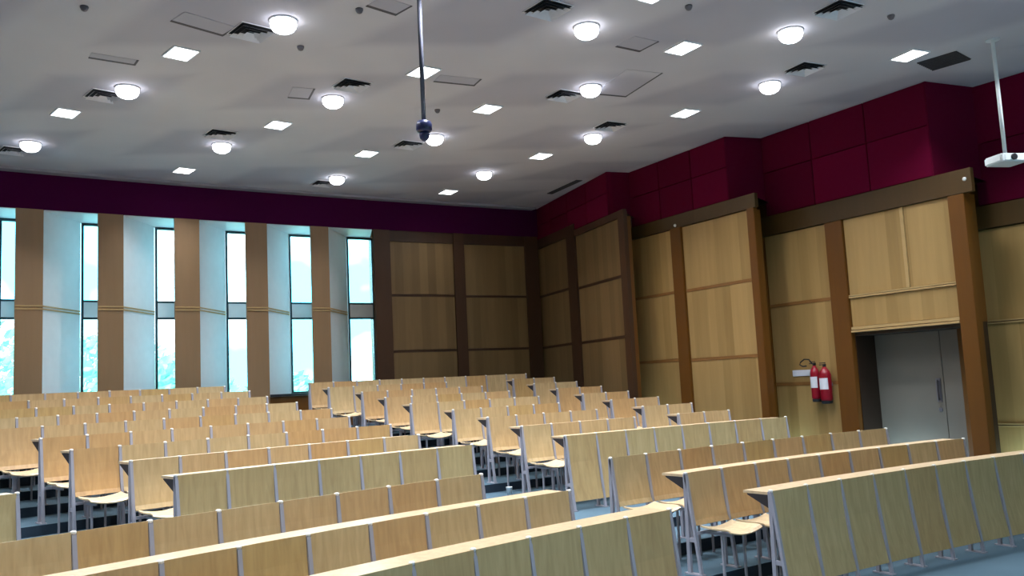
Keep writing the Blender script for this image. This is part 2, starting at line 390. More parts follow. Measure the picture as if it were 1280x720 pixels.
# ------------------------------------------------------------------ right wall: saw-tooth of panelled bays
wr = struct(empty('wall_right'))
def seg_obj(name, k, boxes, mat, s_mid, parent=wr, bevel=0):
    bm = bmesh.new()
    for s0, s1, n0, n1, z0, z1 in boxes: box(bm, s0-s_mid, s1-s_mid, n0, n1, z0, z1)
    o = mesh_obj(name, bm, mat, parent, bevel); p = seg_pt(k, s_mid); o.location = (p.x, p.y, 0); o.rotation_euler = (0, 0, seg_frame(k)[2]); return o
def bay_panel(k, s0, s1, zf, zr, light=False):
    mid = (s0+s1)/2
    lv = [zf] + list(zr)
    for j in range(len(lv)-1):
        lo = lv[j] + (.03 if j else 0); hi = lv[j+1] - (.03 if j < len(lv)-2 else 0)
        seg_obj('panel', k, [(s0+.005, s1-.005, .02, .06, lo, hi)], M['veneer_shade' if k == 'S1' else 'veneer'], mid, bevel=.004)
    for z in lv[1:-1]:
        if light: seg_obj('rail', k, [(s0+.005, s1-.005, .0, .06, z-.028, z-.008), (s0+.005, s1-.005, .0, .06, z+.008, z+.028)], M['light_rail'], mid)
        else: seg_obj('rail', k, [(s0+.005, s1-.005, .012, .06, z-.028, z+.028)], M['brown_shade' if k == 'S1' else 'rail'], mid)
def pilaster(k, s0, s1, zf, zt, n0=-.03): seg_obj('pilaster', k, [(s0, s1, n0, .06, zf, zt)], M['brown_shade' if k == 'S1' else 'brown'], (s0+s1)/2, bevel=.006)
def beam(k, s0, s1, z0, z1): seg_obj('beam', k, [(s0, s1, -.022, .06, z0, z1)], M['brown_shade' if k == 'S1' else 'beam'], (s0+s1)/2, bevel=.004)
ZW = -.05
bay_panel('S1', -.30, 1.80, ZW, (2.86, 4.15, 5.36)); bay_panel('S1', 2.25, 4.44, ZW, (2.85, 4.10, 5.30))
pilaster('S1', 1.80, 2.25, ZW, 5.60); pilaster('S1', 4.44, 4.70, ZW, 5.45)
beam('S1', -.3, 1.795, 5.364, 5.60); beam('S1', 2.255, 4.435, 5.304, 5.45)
bay_panel('S2', -.5, 1.25, ZW, (2.31, 3.66, 4.92)); bay_panel('S2', 1.56, 3.36, ZW, (2.29, 3.65, 4.92))
pilaster('S2', 1.25, 1.56, ZW, 4.93); pilaster('S2', 3.36, 3.54, ZW, 4.93)
beam('S2', -.5, 3.58, 4.932, 5.19)
bay_panel('S3', -.11, 1.30, ZW, (1.75, 3.20, 4.51)); pilaster('S3', -.70, -.115, ZW, 4.515); pilaster('S3', 1.305, 1.66, ZW, 4.515)
pilaster('S3', 3.60, 3.86, ZW, 4.515)
beam('S3', -.70, 4.0, 4.52, 4.88)
# door bay: two timber fields over the doorway
seg_obj('panel', 'S3', [(1.665, 2.745, .02, .06, 3.22, 4.515)], M['veneer'], 2.2, bevel=.004)
seg_obj('panel', 'S3', [(2.815, 3.595, .02, .06, 3.22, 4.515)], M['veneer'], 3.2, bevel=.004)
seg_obj('batten', 'S3', [(2.75, 2.81, .0, .06, 3.22, 4.515)], M['light_rail'], 2.78, bevel=.004)
seg_obj('panel', 'S3', [(1.665, 3.595, .02, .06, 2.68, 3.155)], M['veneer'], 2.63, bevel=.004)
seg_obj('rail', 'S3', [(1.665, 3.595, -.01, .06, 3.16, 3.185), (1.665, 3.595, -.01, .06, 3.195, 3.215)], M['light_rail'], 2.63)
seg_obj('rail', 'S3', [(1.665, 3.595, -.03, .06, 2.58, 2.615), (1.665, 3.595, -.02, .06, 2.625, 2.675)], M['light_rail'], 2.63, bevel=.003)
bay_panel('S4', -.9, 1.55, ZW, (.99, 2.60, 4.07), True); pilaster('S4', 1.555, 1.95, ZW, 4.075)
for j in range(4):
    a0 = 1.955 + j*2.35; bay_panel('S4', a0, a0+1.95, ZW, (.99, 2.60, 4.07), True); pilaster('S4', a0+1.955, a0+2.345, ZW, 4.075)
beam('S4', -.9, 11.4, 4.08, 4.45)
# backing of each tooth, with the doorway left open in the third
def backing(k, s0, s1, z0, z1, n1=.14): seg_obj('backing', k, [(s0, s1, .062, n1, z0, z1)], M['brown'], (s0+s1)/2)
backing('S1', -.3, 4.69, ZW, 5.3); backing('S2', -.5, 3.53, ZW, 4.9)
backing('S3', -.7, 1.66, ZW, 4.6); backing('S3', 1.66, 3.6, 2.58, 4.6, .7); backing('S3', 3.6, 3.85, ZW, 4.6); backing('S4', -.9, 13.5, ZW, 4.2)
# returns between the teeth (timber below, fabric above) and the ledges
def quad_wall(name, p, q, z0, z1, mat, t=.05):
    p, q = V(p), V(q); d = (q-p); Lh = d.length; d.normalize(); bm = bmesh.new(); box(bm, 0, Lh, 0, t, z0, z1)
    o = mesh_obj(name, bm, mat, wr); o.location = (p.x, p.y, 0); o.rotation_euler = (0, 0, math.atan2(d.y, d.x)); return o
TE = [('S1', 3.98, 4.69, 'S2', -.50, 5.42), ('S2', 2.923, 3.53, 'S3', -.70, 5.17), ('S3', 3.403, 3.85, 'S4', -.9, 4.86)]
for k, sm, sw, k2, s2, zt in TE:
    quad_wall('tooth_return', seg_pt(k, sw, .07), seg_pt(k2, s2, .07), ZW, zt-.02, M['brown'])
    quad_wall('fabric_return', seg_pt(k, sm, .01), seg_pt(k2, 0, .03), zt-.004, ZC, M['maroon'])
    bm = bmesh.new(); prism(bm, [tuple(seg_pt(k, sm-.05, .05)), tuple(seg_pt(k, sw, .0)), tuple(seg_pt(k2, s2+.02, .05)), tuple(seg_pt(k2, .05, .09))][::-1], zt-.03, zt-.006)
    mesh_obj('ledge', bm, M['beam'], wr)
outer = [seg_pt('S1', -1.2, 1.1), seg_pt('S1', 4.4, 1.1), seg_pt('S2', 3.4, 1.2), seg_pt('S3', 3.9, 1.3), seg_pt('S4', 13.7, 1.0)]
for a, b in zip(outer, outer[1:]): quad_wall('outer_skin', a, b, -.2, ZC, M['brown'], .15)
quad_wall('outer_skin', arc_pt(PL[-1]+1.2, 1.25), arc_pt(S_CORNER+1.2, 1.25), -.2, ZC, M['brown'], .15)
# maroon acoustic fabric panels over the timber
def fabric(k, s0, s1, z0, zs, n=None):
    cnt = max(1, round((s1-s0)/1.08)); w = (s1-s0)/cnt
    for zlo, zhi in ((z0, zs), (zs, ZC)):
        for i in range(cnt):
            a = s0+i*w; seg_obj('fabric_panel', k, [(a+.008, a+w-.008, .0, .05, zlo+.008, zhi-.006)], M['maroon'], a+w/2, bevel=.006)
    seg_obj('fabric_backing', k, [(s0, s1, .052, .12, z0-.3, ZC)], M['maroon'], (s0+s1)/2)
fabric('S1', -.2, 3.985, 5.46, 5.95); fabric('S2', 0, 2.92, 5.195, 5.82); fabric('S3', .0, 3.40, 4.885, 5.70); fabric('S4', -.1, 11.4, 4.455, 5.45)

# door in its deep niche
D1 = struct(empty('door_1')); p = seg_pt('S3', 2.63, .55); D1.location = (p.x, p.y, TIER_Z[3]); D1.rotation_euler = (0, 0, seg_frame('S3')[2])
for sgn in (-1, 1):
    bm = bmesh.new(); x0, x1 = (-.955, .236) if sgn < 0 else (.244, .955); box(bm, x0, x1, 0, .045, .008, 2.16)
    lf = mesh_obj('door_leaf', bm, M['door'], D1, bevel=.004)
    if sgn < 0:
        bm = bmesh.new(); box(bm, .11, .19, -.012, -.001, 1.02, 1.40)
        for z in (1.07, 1.35): bar(bm, (.15, -.05, z), (.15, -.01, z), .02, .02)
        bar(bm, (.15, -.05, 1.05), (.15, -.05, 1.37), .026, .026)
        mesh_obj('door_handle', bm, M['handle'], lf, bevel=.002)
        bm = bmesh.new(); lathe(bm, [(.034, -.014), (.034, -.001)], 16, (.15, 0, .90), 'y'); mesh_obj('door_lock', bm, M['handle'], lf)
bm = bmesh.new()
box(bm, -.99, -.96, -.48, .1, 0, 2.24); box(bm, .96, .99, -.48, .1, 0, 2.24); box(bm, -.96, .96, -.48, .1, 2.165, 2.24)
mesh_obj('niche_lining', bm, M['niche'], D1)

# hidden walls closing the hall (left side and stage side, outside the picture)
bm = bmesh.new(); a = arc_pt(S_LEFT); b2 = V(pol(15.2, TH0)); dd = (b2-a).normalized(); nn = V((-dd.y, dd.x))*.2
prism(bm, [tuple(a), tuple(b2), tuple(b2+nn), tuple(a+nn)][::1], -.1, ZC)
struct(mesh_obj('wall_left', bm, M['veneer_dark']))
bm = bmesh.new(); b3 = seg_pt('S4', 13.6); e = b3; dd = (e-b2).normalized(); nn = V((dd.y, -dd.x))*.2
prism(bm, [tuple(b2), tuple(e), tuple(e+nn), tuple(b2+nn)], -.1, ZC)
struct(mesh_obj('wall_front', bm, M['beam']))

# ------------------------------------------------------------------ seats
LEAN = .128
def lean_y(z): return -LEAN*(.95-z)
def post_mesh():
    bm = bmesh.new()
    bar(bm, (0, .035, .012), (0, .018, .935), .03, .038)
    bar(bm, (0, lean_y(.012)+.012, .012), (0, .012, .925), .03, .03)
    box(bm, -.03, .03, -.135, .085, .0, .012)
    box(bm, -.012, .012, -.055, .03, .30, .34)
    return bm
post_proto = mesh_obj('post', post_mesh(), M['steel']); bm = bmesh.new()
lathe(bm, [(.017, .930), (.021, .938), (.021, .947), (.012, .953)], 10, (0, .014, 0)); cap_proto = mesh_obj('post_cap', bm, M['cap'], smooth=False)
# bent backrest
zs = [.455, .50, .58, .68, .78, .87, .925, .945]
prof = [(lean_y(z) + .004 + .012*math.sin((z-.455)/.49*PI) - (.012 if z < .47 else 0), z) for z in zs]
bm = bmesh.new(); sheet(bm, prof[::-1], -.232, .232, .013, 6, .010); back_proto = mesh_obj('backrest', bm, M['ply'], smooth=False)
# waterfall seat pan
sp = [(-.105, .428), (-.13, .421), (-.18, .415), (-.25, .412), (-.33, .414), (-.40, .417), (-.45, .412), (-.478, .395)]
bm = bmesh.new(); sheet(bm, sp, -.222, .222, .014, 8, 0)
for v in bm.verts: v.co.z += .034*(v.co.x/.222)**2       # scooped from side to side
pan_proto = mesh_obj('seat', bm, M['ply_pale'])
# frame under the seat: two rails and two thin legs down to the lower step
def under_mesh(drop):
    bm = bmesh.new()
    for x in (-.15, .15):
        bar(bm, (x, -.43, .386), (x, -.09, .386), .02, .022, (0, 0, 1))
        bar(bm, (x, -.30, -drop), (x, -.30, .376), .02, .02)
    bar(bm, (-.235, -.085, .386), (.235, -.085, .386), .022, .03, (0, 0, 1))
    return bm
under_protos = {}
def under_proto(drop):
    k = round(drop, 3)
    if k not in under_protos: under_protos[k] = mesh_obj('seat_frame', under_mesh(k), M['steel'])
    return under_protos[k]
used = set()
def inst(proto, parent, loc=(0, 0, 0), rz=0):
    """first use takes the prototype itself, later uses a linked copy"""
    if proto.name in used:
        o = proto.copy(); COL.objects.link(o)
    else:
        o = proto; used.add(proto.name)
    o.parent = parent; o.location = loc; o.rotation_euler = (0, 0, rz); return o
def add_post(parent, x):
    p = inst(post_proto, parent, (x, 0, 0)); inst(cap_proto, p); return p
ORD = ['', 'first', 'second', 'third', 'fourth', 'fifth', 'sixth', 'seventh', 'eighth', 'ninth', 'tenth']
def chord(R): return 2*R*math.sin(SEAT_W/R/2)
def seat_row(k, th0, n, sgn, block, frm, row_word):
    """row of n single seats; th0 is the angle of the first post, sgn the direction"""
    R = ROW_R[k]; dth = SEAT_W/R
    for i in range(n):
        th = th0 + sgn*(i+.5)*dth; Rm = R*math.cos(dth/2); x, y = pol(Rm, th)
        o = empty('lecture_seat', (x, y, TIER_Z[k]), -th)
        pos = ORD[i+1]
        if n == 2: lab = '%s plywood seat of the pair in %s row of the %s' % (['left', 'right'][i] if sgn > 0 else ['right', 'left'][i], row_word, block)
        else: lab = 'plywood lecture seat, %s from the %s in %s row of the %s' % (pos, frm, row_word, block)
        tag(o, lab, 'seat', 'plywood seats in the %s seat row of the %s' % (row_word, block))
        inst(back_proto, o); inst(pan_proto, o)
        drop = TIER_Z[k]-TIER_Z[k-1]
        inst(under_proto(drop), o)
        h = chord(R)/2
        add_post(o, -sgn*h)
        if i == n-1: add_post(o, sgn*h)
def arc_board(bm, R, ta, tb, y0, y1, z0, z1, seg=2):
    n = max(2, int(abs(tb-ta)*R/.25)); rows = []
    for i in range(n+1):
        t = ta + (tb-ta)*i/n
        rows.append([bm.verts.new((*pol(R+y, t), z)) for y, z in ((y0, z0), (y1, z0), (y1, z1), (y0, z1))])
    for a, b in zip(rows, rows[1:]):
        for j in range(4): bm.faces.new((a[j], b[j], b[(j+1) % 4], a[(j+1) % 4]))
    bm.faces.new(rows[0]); bm.faces.new(rows[-1][::-1])
def to_local(o, origin, rz):
    mw = Matrix.Translation(origin) @ Matrix.Rotation(rz, 4, 'Z'); o.data.transform(mw.inverted())
bm = bmesh.new()
vs = [bm.verts.new((x, y, z)) for x in (-.012, .012) for y, z in ((.042, .905), (.27, .905), (.27, .895), (.042, .79))]
bm.faces.new(vs[:4][::-1]); bm.faces.new(vs[4:])
for i in range(4): bm.faces.new((vs[i], vs[(i+1) % 4], vs[4+(i+1) % 4], vs[4+i]))
bracket_proto = mesh_obj('desk_bracket', bm, M['bracket'])
def desk_board(k, th0, n, sgn, parent=None):
    R = ROW_R[k]; t1 = th0 + sgn*n*SEAT_W/R; e = .012/R
    a, b = min(th0, t1)-e, max(th0, t1)+e
    bm = bmesh.new(); arc_board(bm, R, a, b, .042, .315, TIER_Z[k]+.908, TIER_Z[k]+.931)
    bmesh.ops.recalc_face_normals(bm, faces=bm.faces)
    return bm
def desk_row(k, th0, n, sgn, block, row_word):
    R = ROW_R[k]; tm = th0 + sgn*n*SEAT_W/R/2; x, y = pol(R, tm); org = V((x, y, TIER_Z[k]))
    o = empty('writing_desk', org, -tm)
    tag(o, 'long curved plywood writing desk behind the %s seat row of the %s' % (row_word, block), 'desk', 'writing desks behind the seat rows')
    d = mesh_obj('desk_top', desk_board(k, th0, n, sgn), M['desk_ply'], o); to_local(d, org, -tm)
    for i in range(n+1):
        t = th0 + sgn*i*SEAT_W/R; px, py = pol(R, t); l = Matrix.Rotation(tm, 3, 'Z') @ (V((px, py, 0)) - V((x, y, 0)))
        inst(bracket_proto, o, l, tm-t)
# tall front panel
zf = [.115, .25, .40, .60, .80, .90, .942]
fp = [(lean_y(z)*.92 - .004 + .022*math.sin((z-.115)/.83*PI), z) for z in zf]
bm = bmesh.new(); sheet(bm, fp[::-1], -.240, .240, .013, 4, 0); panel_proto = mesh_obj('front_panel', bm, M['ply_front'])
def front_row(k, th0, n, sgn, block, lab):
    R = ROW_R[k]; tm = th0 + sgn*n*SEAT_W/R/2; x, y = pol(R, tm); org = V((x, y, TIER_Z[k]))
    o = empty('front_desk', org, -tm); tag(o, lab, 'desk', 'panelled desks at the front of each block')
    d = mesh_obj('desk_top', desk_board(k, th0, n, sgn), M['desk_ply'], o); to_local(d, org, -tm)
    for i in range(n+1):
        t = th0 + sgn*i*SEAT_W/R; px, py = pol(R, t); l = Matrix.Rotation(tm, 3, 'Z') @ (V((px, py, 0)) - V((x, y, 0)))
        q = inst(post_proto, o, l, tm-t); inst(cap_proto, q)
        inst(bracket_proto, o, l, tm-t)
        if i < n:
            t += sgn*SEAT_W/R/2; px, py = pol(R*math.cos(SEAT_W/R/2), t); l = Matrix.Rotation(tm, 3, 'Z') @ (V((px, py, 0)) - V((x, y, 0)))
            inst(panel_proto, o, l, tm-t)
RW = {1: 'first', 2: 'second', 4: 'third', 5: 'fourth', 6: 'fifth', 7: 'sixth', 8: 'seventh', 9: 'eighth', 10: 'ninth', 11: 'last'}
AISLE = 'central aisle'
RB = 'right block'; CB = 'centre block'; FB = 'narrow far-right block'
R_T = [-.6265, -.6325, -.6389, -.6010, -.6020, -.6003, -.6014, -.6090, -.6087, -.6085, -.6155, -.6154]
C_T = [-.6801, -.6912, -.7018, -.6517, -.6576, -.6534, -.6580, -.6525, -.6571, -.6605, -.6590, -.6620]
R_N = [9, 9, 9, 8, 4, 4, 4, 5, 5, 5, 5, 10]
C_N = [8, 9, 9, 7, 7, 8, 8, 9, 9, 9, 9, 9]
front_row(0, R_T[0], R_N[0], 1, RB, 'long panelled front desk at lower right, beside the blue floor, nearest the frame edge')
front_row(3, R_T[3], R_N[3], 1, RB, 'pale greenish panelled desk behind the cross aisle, right of the central aisle')
front_row(0, C_T[0], C_N[0], -1, CB, 'panelled front desk at bottom centre with wide pale top, nearest the viewer')
front_row(3, C_T[3], C_N[3], -1, CB, 'pale panelled desk starting the upper rows of the centre block, left of central aisle')
front_row(3, -.8231, 2, -1, 'left block', 'end of a pale panelled desk cut off by the left frame edge')
for k in RW:
    seat_row(k, R_T[k], R_N[k], 1, RB, AISLE, RW[k]); seat_row(k, C_T[k], C_N[k], -1, CB, AISLE, RW[k])
    if k not in (2, 11):
        desk_row(k, R_T[k], R_N[k], 1, RB, RW[k]); desk_row(k, C_T[k], C_N[k], -1, CB, RW[k])
    if 4 <= k <= 10:
        seat_row(k, -.4700, 2, -1, FB, '', RW[k])
        if k != 11: desk_row(k, -.4700, 2, -1, FB, RW[k])

# ------------------------------------------------------------------ ceiling fittings
def light_obj(name, kind, loc, power, size, size_y=None, col=(1, 1, 1), rot=(0, 0, 0), spread=None):
    d = bpy.data.lights.new(name, 'AREA'); d.shape = kind; d.size = size
    if size_y: d.size_y = size_y
    d.energy = power; d.color = col
    if spread: d.spread = spread
    o = bpy.data.objects.new(name, d); COL.objects.link(o); o.location = loc; o.rotation_euler = rot; return o
COOL = (.93, .96, 1.0)
def dim(x, y):      # the fittings toward the back right corner are run dimmer
    d = math.hypot(x-.7, y-22.1); return max(.3, min(1.0, (d-1.0)/9.0))
P_GLOBE, P_RECT, SPREAD, P_STAGE = 46, 40, 2.05, 70
rounds = [(-2.55, 10.0, 'large round lamp at top left, beside a square vent'), (1.092, 10.628, 'large round lamp at top centre, right of the hanging pole'), (3.794, 11.084, 'large round lamp at top right, left of the projector'),
          (4.118, 13.166, 'round lamp at right, nearest the red sawtooth wall'), (1.332, 12.908, 'round lamp in middle of ceiling, beside vent and dark panel joint'),
          (1.599, 15.59, 'round lamp deep in the ceiling, below centre, right of the hanging pole'), (-.465, 17.97, 'small far round lamp nearest the back right corner'), (-2.554, 12.847, 'round lamp left of the hanging pole, beside a dark vent'),
          (-1.237, 15.147, 'small round lamp right beside the hanging camera'), (-3.494, 17.766, 'small far round lamp over the windows, left of the hanging camera'), (-4.948, 15.0, 'bright round lamp over the middle windows'),
          (-5.271, 11.983, 'bright round lamp at left, above the frame-left windows'), (-7.943, 14.362, 'round lamp at far left, close to the maroon frieze')]
ring_p = globe_p = None
for i, (x, y, lab) in enumerate(rounds):
    o = empty('ceiling_lamp', (x, y, ZC)); tag(o, lab, 'lamp', 'round ceiling lamps')
    if ring_p is None:
        bm = bmesh.new(); lathe(bm, [(.165, -.001), (.168, -.012), (.15, -.018)], 28); ring_p = mesh_obj('lamp_ring', bm, M['lamp_ring'], smooth=True)
        bm = bmesh.new(); lathe(bm, [(.148, -.019), (.155, -.05), (.148, -.085), (.125, -.118), (.085, -.142), (.035, -.155), (.004, -.157)], 28); globe_p = mesh_obj('lamp_globe', bm, M['globe'], smooth=True)
    inst(ring_p, o); inst(globe_p, o)
    light_obj('lamp_light', 'DISK', (x, y, ZC-.165), P_GLOBE*dim(x, y), .26, col=COOL, spread=SPREAD)
rects = [(-4.077, 10.829, 'square ceiling light at upper left, above the round lamps'), (-6.612, 12.91, 'square ceiling light at far left over the windows'), (-3.70, 14.016, 'square ceiling light between two round lamps, left of the hanging pole'),
         (-6.209, 16.603, 'square ceiling light close to the frieze over the windows'), (-2.589, 16.034, 'small square ceiling light left of the hanging camera'), (-1.09, 11.91, 'square ceiling light crossed by the hanging pole'),
         (-.257, 13.711, 'small square ceiling light right of the hanging pole'), (-1.344, 19.618, 'smallest far square ceiling light near the back frieze'), (.689, 16.828, 'square ceiling light nearest the back right corner slot'),
         (2.464, 11.485, 'long square ceiling light at upper right of centre'), (3.06, 14.46, 'square ceiling light beside the red wall, right of centre'), (5.85, 12.205, 'square ceiling light beside the dark air grille'), (1.804, 9.75, 'square ceiling light cut by the top frame edge')]
rf = rd = None
for i, (x, y, lab) in enumerate(rects):
    th = math.atan2(x-CX, y-CY); o = empty('ceiling_light', (x, y, ZC), -th); tag(o, lab, 'light', 'square ceiling lights')
    if rf is None:
        bm = bmesh.new(); a, b_ = .170, .215
        for q in ((-a, a, -b_, -b_+.02), (-a, a, b_-.02, b_), (-a, -a+.02, -b_+.02, b_-.02), (a-.02, a, -b_+.02, b_-.02)): box(bm, *q, -.018, -.001)
        rf = mesh_obj('light_frame', bm, M['lamp_ring']); bm = bmesh.new(); box(bm, -a+.022, a-.022, -b_+.022, b_-.022, -.014, -.002); rd = mesh_obj('light_diffuser', bm, M['diffuser'])
    inst(rf, o); inst(rd, o)
    light_obj('panel_light', 'RECTANGLE', (x, y, ZC-.03), P_RECT*dim(x, y), .29, .38, COOL, (0, 0, -th), SPREAD)
light_obj('side_fill_light', 'DISK', (7.3, 10.9, ZC-.02), 55, .3, col=COOL, spread=SPREAD)  # unseen fill light added to brighten the fourth right wall bay
# unseen fill lights added over the stage side, behind the viewpoint, for the seat fronts
for i in range(5):
    for j in range(2):
        x = -10.0 + i*2.4 + j*2.45; y = 7.4 + i*.4 - j*3.6
        light_obj('stage_fill_light', 'DISK', (x, y, ZC-.02), P_STAGE, .3, col=COOL, spread=SPREAD)
vents = [(-3.004, 10.265, 'dark square air vent beside the large top-left round lamp'), (-2.162, 12.298, 'dark square air vent right of a round lamp, left of the hanging pole'), (-5.712, 12.228, 'dark square air vent touching the bright left round lamp'),
         (.588, 10.025, 'dark square air vent at top centre, left of a large round lamp'), (.949, 13.222, 'dark square air vent beside the round lamp in the ceiling middle'), (4.45, 12.53, 'dark square air vent above the rightmost round lamp'),
         (4.187, 10.439, 'dark square air vent at top right, right of the large lamp'), (1.855, 14.986, 'small dark air vent above the deep round lamp right of centre'), (-3.852, 18.198, 'small dark air vent beside the far round lamp over the windows'),
         (-1.75, 15.55, 'small dark air vent beneath the hanging camera'), (-8.421, 14.731, 'dark air vent at the far left, beside the leftmost round lamp'), (-4.75, 14.35, 'dark air vent just above the round lamp over middle windows')]
vp = {}
for i, (x, y, lab) in enumerate(vents):
    th = math.atan2(x-CX, y-CY); o = empty('air_vent', (x, y, ZC), -th); tag(o, lab, 'vent', 'square air vents in the ceiling')
    if not vp:
        h = .22; bm = bmesh.new()
        for q in ((-h, h, -h, -h+.012), (-h, h, h-.012, h), (-h, -h+.012, -h+.012, h-.012), (h-.012, h, -h+.012, h-.012)): box(bm, *q, -.01, -.001)
        vp['vent_frame'] = mesh_obj('vent_frame', bm, M['vent_frame']); bm = bmesh.new(); box(bm, -h+.013, h-.013, -h+.013, h-.013, -.004, -.001)
        vp['vent_throat'] = mesh_obj('vent_throat', bm, M['vent_dark']); bm = bmesh.new()
        for r in (.200, .140, .080):          # flared square vanes
            a, b_ = r-.040, r
            for q in range(4):
                rot = Matrix.Rotation(q*PI/2, 3, 'Z')
                bm.faces.new([bm.verts.new(rot @ V(c)) for c in ((-a, -a, -.006), (a, -a, -.006), (b_, -b_, -.045), (-b_, -b_, -.045))])
                fc = bm.faces.new([bm.verts.new(rot @ V(c)) for c in ((-b_, -b_, -.043), (b_, -b_, -.043), (a, -a, -.0045), (-a, -a, -.0045))]); fc.material_index = 1  # vane tops coloured dark to stand in for the shade inside the vent
        vp['vent_vane'] = mesh_obj('vent_vane', bm, [M['vent'], M['vent_dark']], recalc=False)
    for k in ('vent_frame', 'vent_throat', 'vent_vane'): inst(vp[k], o)
# large return-air grille and the slot by the corner
th = math.atan2(6.49-CX, 12.507-CY)
o = empty('air_grille', (6.49, 12.507, ZC), math.radians(-48)); tag(o, 'large black square air grille beside the rightmost square light', 'grille')
bm = bmesh.new(); box(bm, -.28, .28, -.27, .27, -.006, -.001); mesh_obj('grille_throat', bm, M['vent_dark'], o)
bm = bmesh.new()
for i in range(9): box(bm, -.275, .275, -.265+i*.063, -.255+i*.063, -.022, -.008)
mesh_obj('grille_blade', bm, M['gap'], o)
o = empty('slot_diffuser', (1.30, 19.72, ZC), math.radians(-64)); tag(o, 'long dark slot diffuser along the ceiling by the back right corner', 'vent')
bm = bmesh.new(); box(bm, -.7, .7, -.08, .08, -.008, -.001); mesh_obj('slot_throat', bm, M['vent_dark'], o)
bm = bmesh.new()
for y in (-.045, 0, .045): box(bm, -.7, .7, y-.006, y+.006, -.016, -.0085)
mesh_obj('slot_blade', bm, M['gap'], o)
# ceiling access hatches: a plate with a dark shadow gap on its two far edges
hatches = [(-3.372, 10.306, -3.80, 9.829, 'left of the large top-left vent', .30), (-4.803, 11.111, -5.239, 10.799, 'above the bright left round lamp', .16), (-2.915, 12.792, -3.185, 12.678, 'left of the round lamp by the hanging pole', .44),
           (-1.207, 9.953, -1.491, 9.678, 'at the top edge left of the hanging pole', .28), (-.418, 12.549, -.972, 12.298, 'right of the light crossed by the pole', .25), (1.887, 11.503, 1.559, 11.291, 'left of the long light at upper right', .35),
           (1.926, 13.407, 1.40, 13.19, 'beside the round lamp in ceiling middle', 1.05)]
for x, y, x2, y2, where, ln in hatches:
    d = V((x2-x, y2-y)); Ld = d.length; ang = math.atan2(d.y, d.x)
    o = empty('ceiling_hatch', (x, y, ZC), ang); tag(o, 'pale ceiling access hatch with dark joint, ' + where, 'hatch', 'access hatches in the ceiling')
    sgn = 1     # hatch plate lies on the viewer's side of its far corner
    pd = V((-d.y, d.x)); sgn = 1 if pd.y < 0 else -1
    bm = bmesh.new(); y0, y1 = (.0, ln) if sgn > 0 else (-ln, .0)
    box(bm, .0, Ld, y0, y1, -.006, -.001); mesh_obj('hatch_plate', bm, M['ceiling'], o)
    bm = bmesh.new(); yy = (-.05, -.001) if sgn > 0 else (.001, .05)
    box(bm, -.03, Ld, yy[0], yy[1], -.008, -.001)
    yl = (0.0, ln) if sgn > 0 else (-ln, 0.0); box(bm, -.03, -.001, yl[0], yl[1], -.006, -.001)
    mesh_obj('hatch_joint', bm, M['gap'], o)
dp = None
for x, y, lab in [(-4.6, 9.37, 'small dark smoke detector at the top left corner'), (-2.54, 10.8, 'small dark smoke detector below the large top-left lamp'), (-1.61, 9.78, 'small dark smoke detector at top, left of the hanging pole'), (2.28, 10.14, 'small dark smoke detector at top, right of centre'), (4.96, 10.73, 'small dark smoke detector at top right'), (-1.05, 13.64, 'small dark smoke detector right beside the hanging pole')]:
    o = empty('smoke_detector', (x, y, ZC)); tag(o, lab, 'smoke detector', 'smoke detectors on the ceiling')
    if dp is None:
        bm = bmesh.new(); lathe(bm, [(.045, -.001), (.045, -.02), (.03, -.05), (.012, -.06)], 14); dp = mesh_obj('detector_body', bm, M['detector'], smooth=True)
    inst(dp, o)

# ------------------------------------------------------------------ hanging camera pole and projector
x, y = -.846, 9.06
o = empty('hanging_camera', (x, y, ZC)); tag(o, 'dark blue dome camera hanging from the ceiling on a long grey pole', 'camera')
bm = bmesh.new(); lathe(bm, [(.024, -1.60), (.024, -.012)], 14); mesh_obj('pole', bm, M['pole_dark'], o, smooth=True)
bm = bmesh.new(); lathe(bm, [(.08, -.012), (.08, -.001)], 20); box(bm, .02, .16, -.015, .015, -.06, -.03); mesh_obj('ceiling_plate', bm, M['pole_dark'], o)
bm = bmesh.new(); lathe(bm, [(.05, -1.595), (.075, -1.605), (.085, -1.64), (.085, -1.69), (.07, -1.715)], 24); mesh_obj('housing', bm, M['camera_blue'], o, smooth=True)
bm = bmesh.new(); lathe(bm, [(.05, -1.716), (.055, -1.745), (.048, -1.785), (.025, -1.808), (.003, -1.813)], 20); mesh_obj('dome', bm, M['camera_blue'], o, smooth=True)
PZ = ZC-4.70
o = empty('projector', (6.80, 11.76, 4.70), math.radians(12)); tag(o, 'white ceiling projector hanging on a white pole at the right edge', 'projector')
bm = bmesh.new()
prism(bm, [(-.21, -.15), (-.17, -.175), (.17, -.175), (.21, -.15), (.21, .15), (.18, .175), (-.18, .175), (-.21, .15)], -.06, .055)
bmesh.ops.recalc_face_normals(bm, faces=bm.faces)
mesh_obj('body', bm, M['proj'], o, bevel=.018)
bm = bmesh.new(); lathe(bm, [(.042, -.20), (.042, -.165), (.03, -.16)], 20, (-.03, 0, .0), 'y'); mesh_obj('lens', bm, M['black'], o)
bm = bmesh.new(); lathe(bm, [(.026, .075), (.026, PZ-.012)], 16); mesh_obj('pole', bm, M['proj'], o, smooth=True)
bm = bmesh.new(); lathe(bm, [(.07, .056), (.07, .075)], 20); mesh_obj('mount_plate', bm, M['pole_dark'], o)
bm = bmesh.new(); lathe(bm, [(.09, PZ-.012), (.09, PZ-.001)], 20); mesh_obj('ceiling_plate', bm, M['proj'], o)

